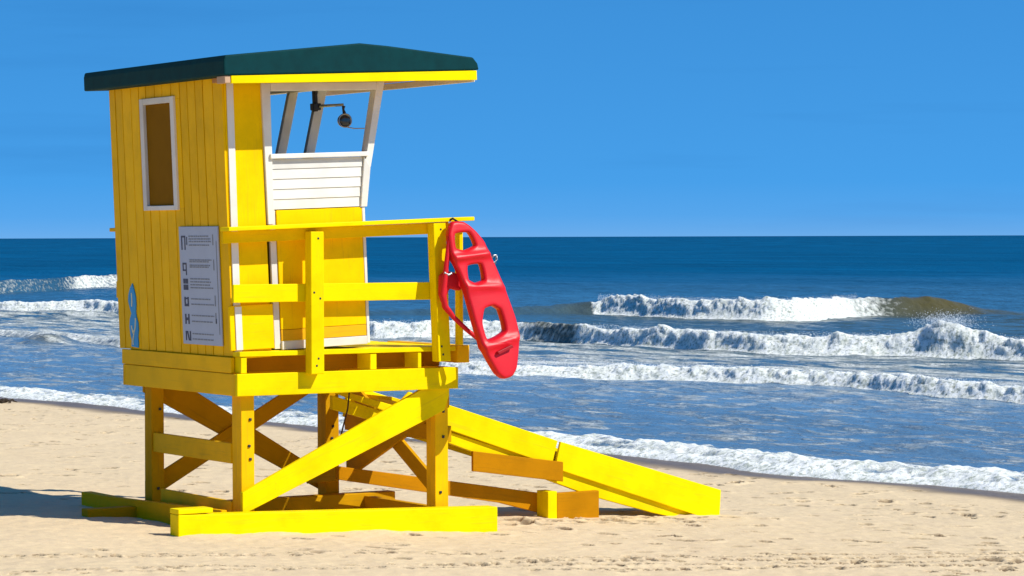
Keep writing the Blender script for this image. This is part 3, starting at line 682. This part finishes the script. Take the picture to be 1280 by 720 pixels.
    # longer waves offshore that the sheet is too coarse to carry
    b2 = N(nt, 'ShaderNodeBump'); b2.inputs['Strength'].default_value = 1.0; b2.inputs['Distance'].default_value = 1.2
    s3 = N(nt, 'ShaderNodeMapping'); s3.inputs['Scale'].default_value = (.06, .16, 1.); nt.links.new(mp.outputs[0], s3.inputs[0])
    nt.links.new(math_n(nt, 'MULTIPLY', noise(nt, s3.outputs[0], 1.6, 5, .6), attr(nt, 'off')), b2.inputs['Height']); nt.links.new(bp.outputs[0], b2.inputs['Normal'])
    # foam scatters light between its bubbles: soften its normals towards the vertical
    vm = N(nt, 'ShaderNodeMix'); vm.data_type = 'VECTOR'; nt.links.new(math_n(nt, 'MULTIPLY', ff, .30), vm.inputs['Factor'])
    nt.links.new(b2.outputs[0], vm.inputs[4]); vm.inputs[5].default_value = (.10, -.35, .93)
    nn = N(nt, 'ShaderNodeVectorMath'); nn.operation = 'NORMALIZE'; nt.links.new(vm.outputs[1], nn.inputs[0])
    nt.links.new(nn.outputs[0], b.inputs['Normal'])
    df = N(nt, 'ShaderNodeBsdfDiffuse'); nt.links.new(mixc(nt, tot, col, fcol), df.inputs['Color']); nt.links.new(nn.outputs[0], df.inputs['Normal'])
    mx = N(nt, 'ShaderNodeMixShader'); nt.links.new(math_n(nt, 'MULTIPLY', attr(nt, 'off'), .80), mx.inputs[0])
    nt.links.new(b.outputs[0], mx.inputs[1]); nt.links.new(df.outputs[0], mx.inputs[2])
    nt.links.new(mx.outputs[0], nt.nodes['Material Output'].inputs[0])
    o = grid_object('sea', X-.8*DX, Y-.6*DX, Z, m, [('foam', foam), ('streak', streak), ('wcol', C), ('off', sstep(110, 260, RR))])
    o['kind'] = 'structure'; o['label'] = 'blue sea with white breaking waves'
    # droplets thrown up by the breaking crests
    r3 = np.random.default_rng(9); vs = []; fs = []
    def spray(pts, slope, x0, x1, n, off, zc, up, peak=None):
        for _ in range(n):
            x = r3.uniform(x0, x1) if peak is None else r3.normal(peak, .35)
            y = float(smooth_interp(pts, np.array([x]))[0])+off*math.sqrt(1+slope*slope)+r3.normal(0, .25)
            z = SEA0+zc*r3.uniform(.75, 1.05)+abs(r3.normal(0, up)); q = r3.uniform(.003, .0085)
            k = len(vs); vs.extend([(x+q, y, z), (x-q, y, z), (x, y+q, z), (x, y-q, z), (x, y, z+q*1.2), (x, y, z-q*1.2)])
            fs.extend([(k, k+2, k+4), (k+2, k+1, k+4), (k+1, k+3, k+4), (k+3, k, k+4), (k+2, k, k+5), (k+1, k+2, k+5), (k+3, k+1, k+5), (k, k+3, k+5)])
    spray(W4, -.5, 3.4, 13.5, 6000, 1.1, .70, .05)
    spray(W3, -.9, 2.2, 15, 5000, .6, .50, .04)
    spray(W3, -.9, 0, 0, 2600, .55, .90, .12, 11.1)
    spray(W3, -.9, -5, -.6, 1200, .6, .48, .04)
    spray(W2, -1.25, -2, 11, 4000, .45, .30, .03)
    me = bpy.data.meshes.new('sea_spray'); me.from_pydata(vs, [], fs); me.materials.append(plain('white_spray', (.9, .9, .9), .6, .2, 0, .03))
    sp = bpy.data.objects.new('sea_spray', me); COL.objects.link(sp); sp['kind'] = 'stuff'; sp['label'] = 'fine white spray above the breaking waves'; sp['category'] = 'spray'
build_sea()

# ------------------------------------------------------------------ dark seaweed clump far up the left beach
SEAW = plain('dark_seaweed', (.045, .03, .016), .7, .2)
def seaweed(x, y, size, label):
    w = thing('seaweed_clump', label, 'seaweed', None, Vector((x, y, float(sand_base(np.array(x), np.array(y))))))
    g = P(lambda p: Vector(p))
    for k in range(26):
        a = random.uniform(0, 6.28); L = random.uniform(.4, 1.)*size; px, py = random.gauss(0, size*.35), random.gauss(0, size*.35); pts = []
        for t in range(5): pts.append((px+math.cos(a)*L*t/4, py+math.sin(a)*L*t/4, .02+.09*size*4*math.sin(math.pi*t/4)*random.uniform(.4, 1))); a += random.uniform(-.6, .6)
        g.tube(pts, [.012, .018, .02, .015, .006], 5)
    g.build('frond', SEAW, w)
seaweed(-9.15, 49.3, .16, 'small dark clump of seaweed on the far sand at the left')

# ------------------------------------------------------------------ light
SUN_H = -E2*1.0+E1*.65; SUN_K = 1.18
sun_dir = Vector((SUN_H.x, SUN_H.y, SUN_K)).normalized()
elev = math.asin(sun_dir.z); az = math.atan2(sun_dir.x, sun_dir.y)      # clockwise from +Y
L = bpy.data.lights.new('sun', 'SUN'); L.energy = 5.0; L.angle = R(.53); L.color = (1, .985, .915)
so = bpy.data.objects.new('sun', L); COL.objects.link(so); so.rotation_euler = sun_dir.to_track_quat('Z', 'Y').to_euler(); so.location = (8, 5, 20)
W = bpy.data.worlds.new('World'); scene.world = W; W.use_nodes = True
nt = W.node_tree; nt.nodes.clear()
out = nt.nodes.new('ShaderNodeOutputWorld'); bg = nt.nodes.new('ShaderNodeBackground'); sky = nt.nodes.new('ShaderNodeTexSky')
sky.sky_type = 'NISHITA'; sky.sun_disc = False; sky.sun_elevation = elev; sky.sun_rotation = az
sky.altitude = 0; sky.air_density = 1.0; sky.dust_density = .15; sky.ozone_density = 3.0
tc = nt.nodes.new('ShaderNodeTexCoord'); sx = nt.nodes.new('ShaderNodeSeparateXYZ'); cx = nt.nodes.new('ShaderNodeCombineXYZ')
nt.links.new(tc.outputs['Generated'], sx.inputs[0]); nt.links.new(sx.outputs[0], cx.inputs[0]); nt.links.new(sx.outputs[1], cx.inputs[1])
# clear dry air: the haze band at the horizon is squeezed
z = math_n(nt, 'ADD', math_n(nt, 'MULTIPLY', math_n(nt, 'MAXIMUM', sx.outputs[2], 0.), 1.2), .35)
nt.links.new(z, cx.inputs[2]); nt.links.new(cx.outputs[0], sky.inputs[0])
hs = nt.nodes.new('ShaderNodeHueSaturation'); hs.inputs['Saturation'].default_value = 1.25; hs.inputs['Value'].default_value = 1.0
nt.links.new(sky.outputs[0], hs.inputs['Color'])
# deep dry-air blue overhead, a thin pale haze line on the horizon, barely any cirrus
nm = nt.nodes.new('ShaderNodeMapping'); nm.inputs['Scale'].default_value = (5, 5, 70); nt.links.new(tc.outputs['Generated'], nm.inputs[0])
cl = ramp(nt, noise(nt, nm.outputs[0], 1.1, 4, .55), [(.52, (1, 1, 1)), (.85, (.84, .87, .90))])
el = ramp(nt, sx.outputs[2], [(0, (1.0, 1.0, 1.0)), (.10, (.92, .96, .97)), (.25, (.84, .84, .86)), (.6, (.62, .62, .66))])
c = mixc(nt, 1.0, mixc(nt, 1.0, hs.outputs[0], (.89, 1.66, 1.76), 'MULTIPLY'), cl, 'MULTIPLY')
c = mixc(nt, 1.0, c, el, 'MULTIPLY')
hz = math_n(nt, 'MULTIPLY', ramp(nt, sx.outputs[2], [(0, (1, 1, 1)), (.007, (.35, .35, .35)), (.02, (0, 0, 0))]), .22)
c = mixc(nt, hz, c, (3.4, 4.6, 6.0))
nt.links.new(c, bg.inputs[0])
bg.inputs[1].default_value = .125
nt.links.new(bg.outputs[0], out.inputs[0])

# ------------------------------------------------------------------ camera
cam = bpy.data.cameras.new('camera'); co = bpy.data.objects.new('camera', cam); COL.objects.link(co); scene.camera = co
cam.sensor_width = 36; cam.lens = 3437.6/1280*36; cam.clip_start = .1; cam.clip_end = 100000
pitch = math.atan(64/3437.6)
co.matrix_world = Matrix.Translation((0, 0, 2.5)) @ Matrix.Rotation(math.pi/2-pitch, 4, 'X') @ Matrix.Rotation(-4/1280, 4, 'Z')
scene.view_settings.view_transform = 'Standard'; scene.view_settings.look = 'None'; scene.view_settings.exposure = 0
scene.render.resolution_x = 1024; scene.render.resolution_y = 576
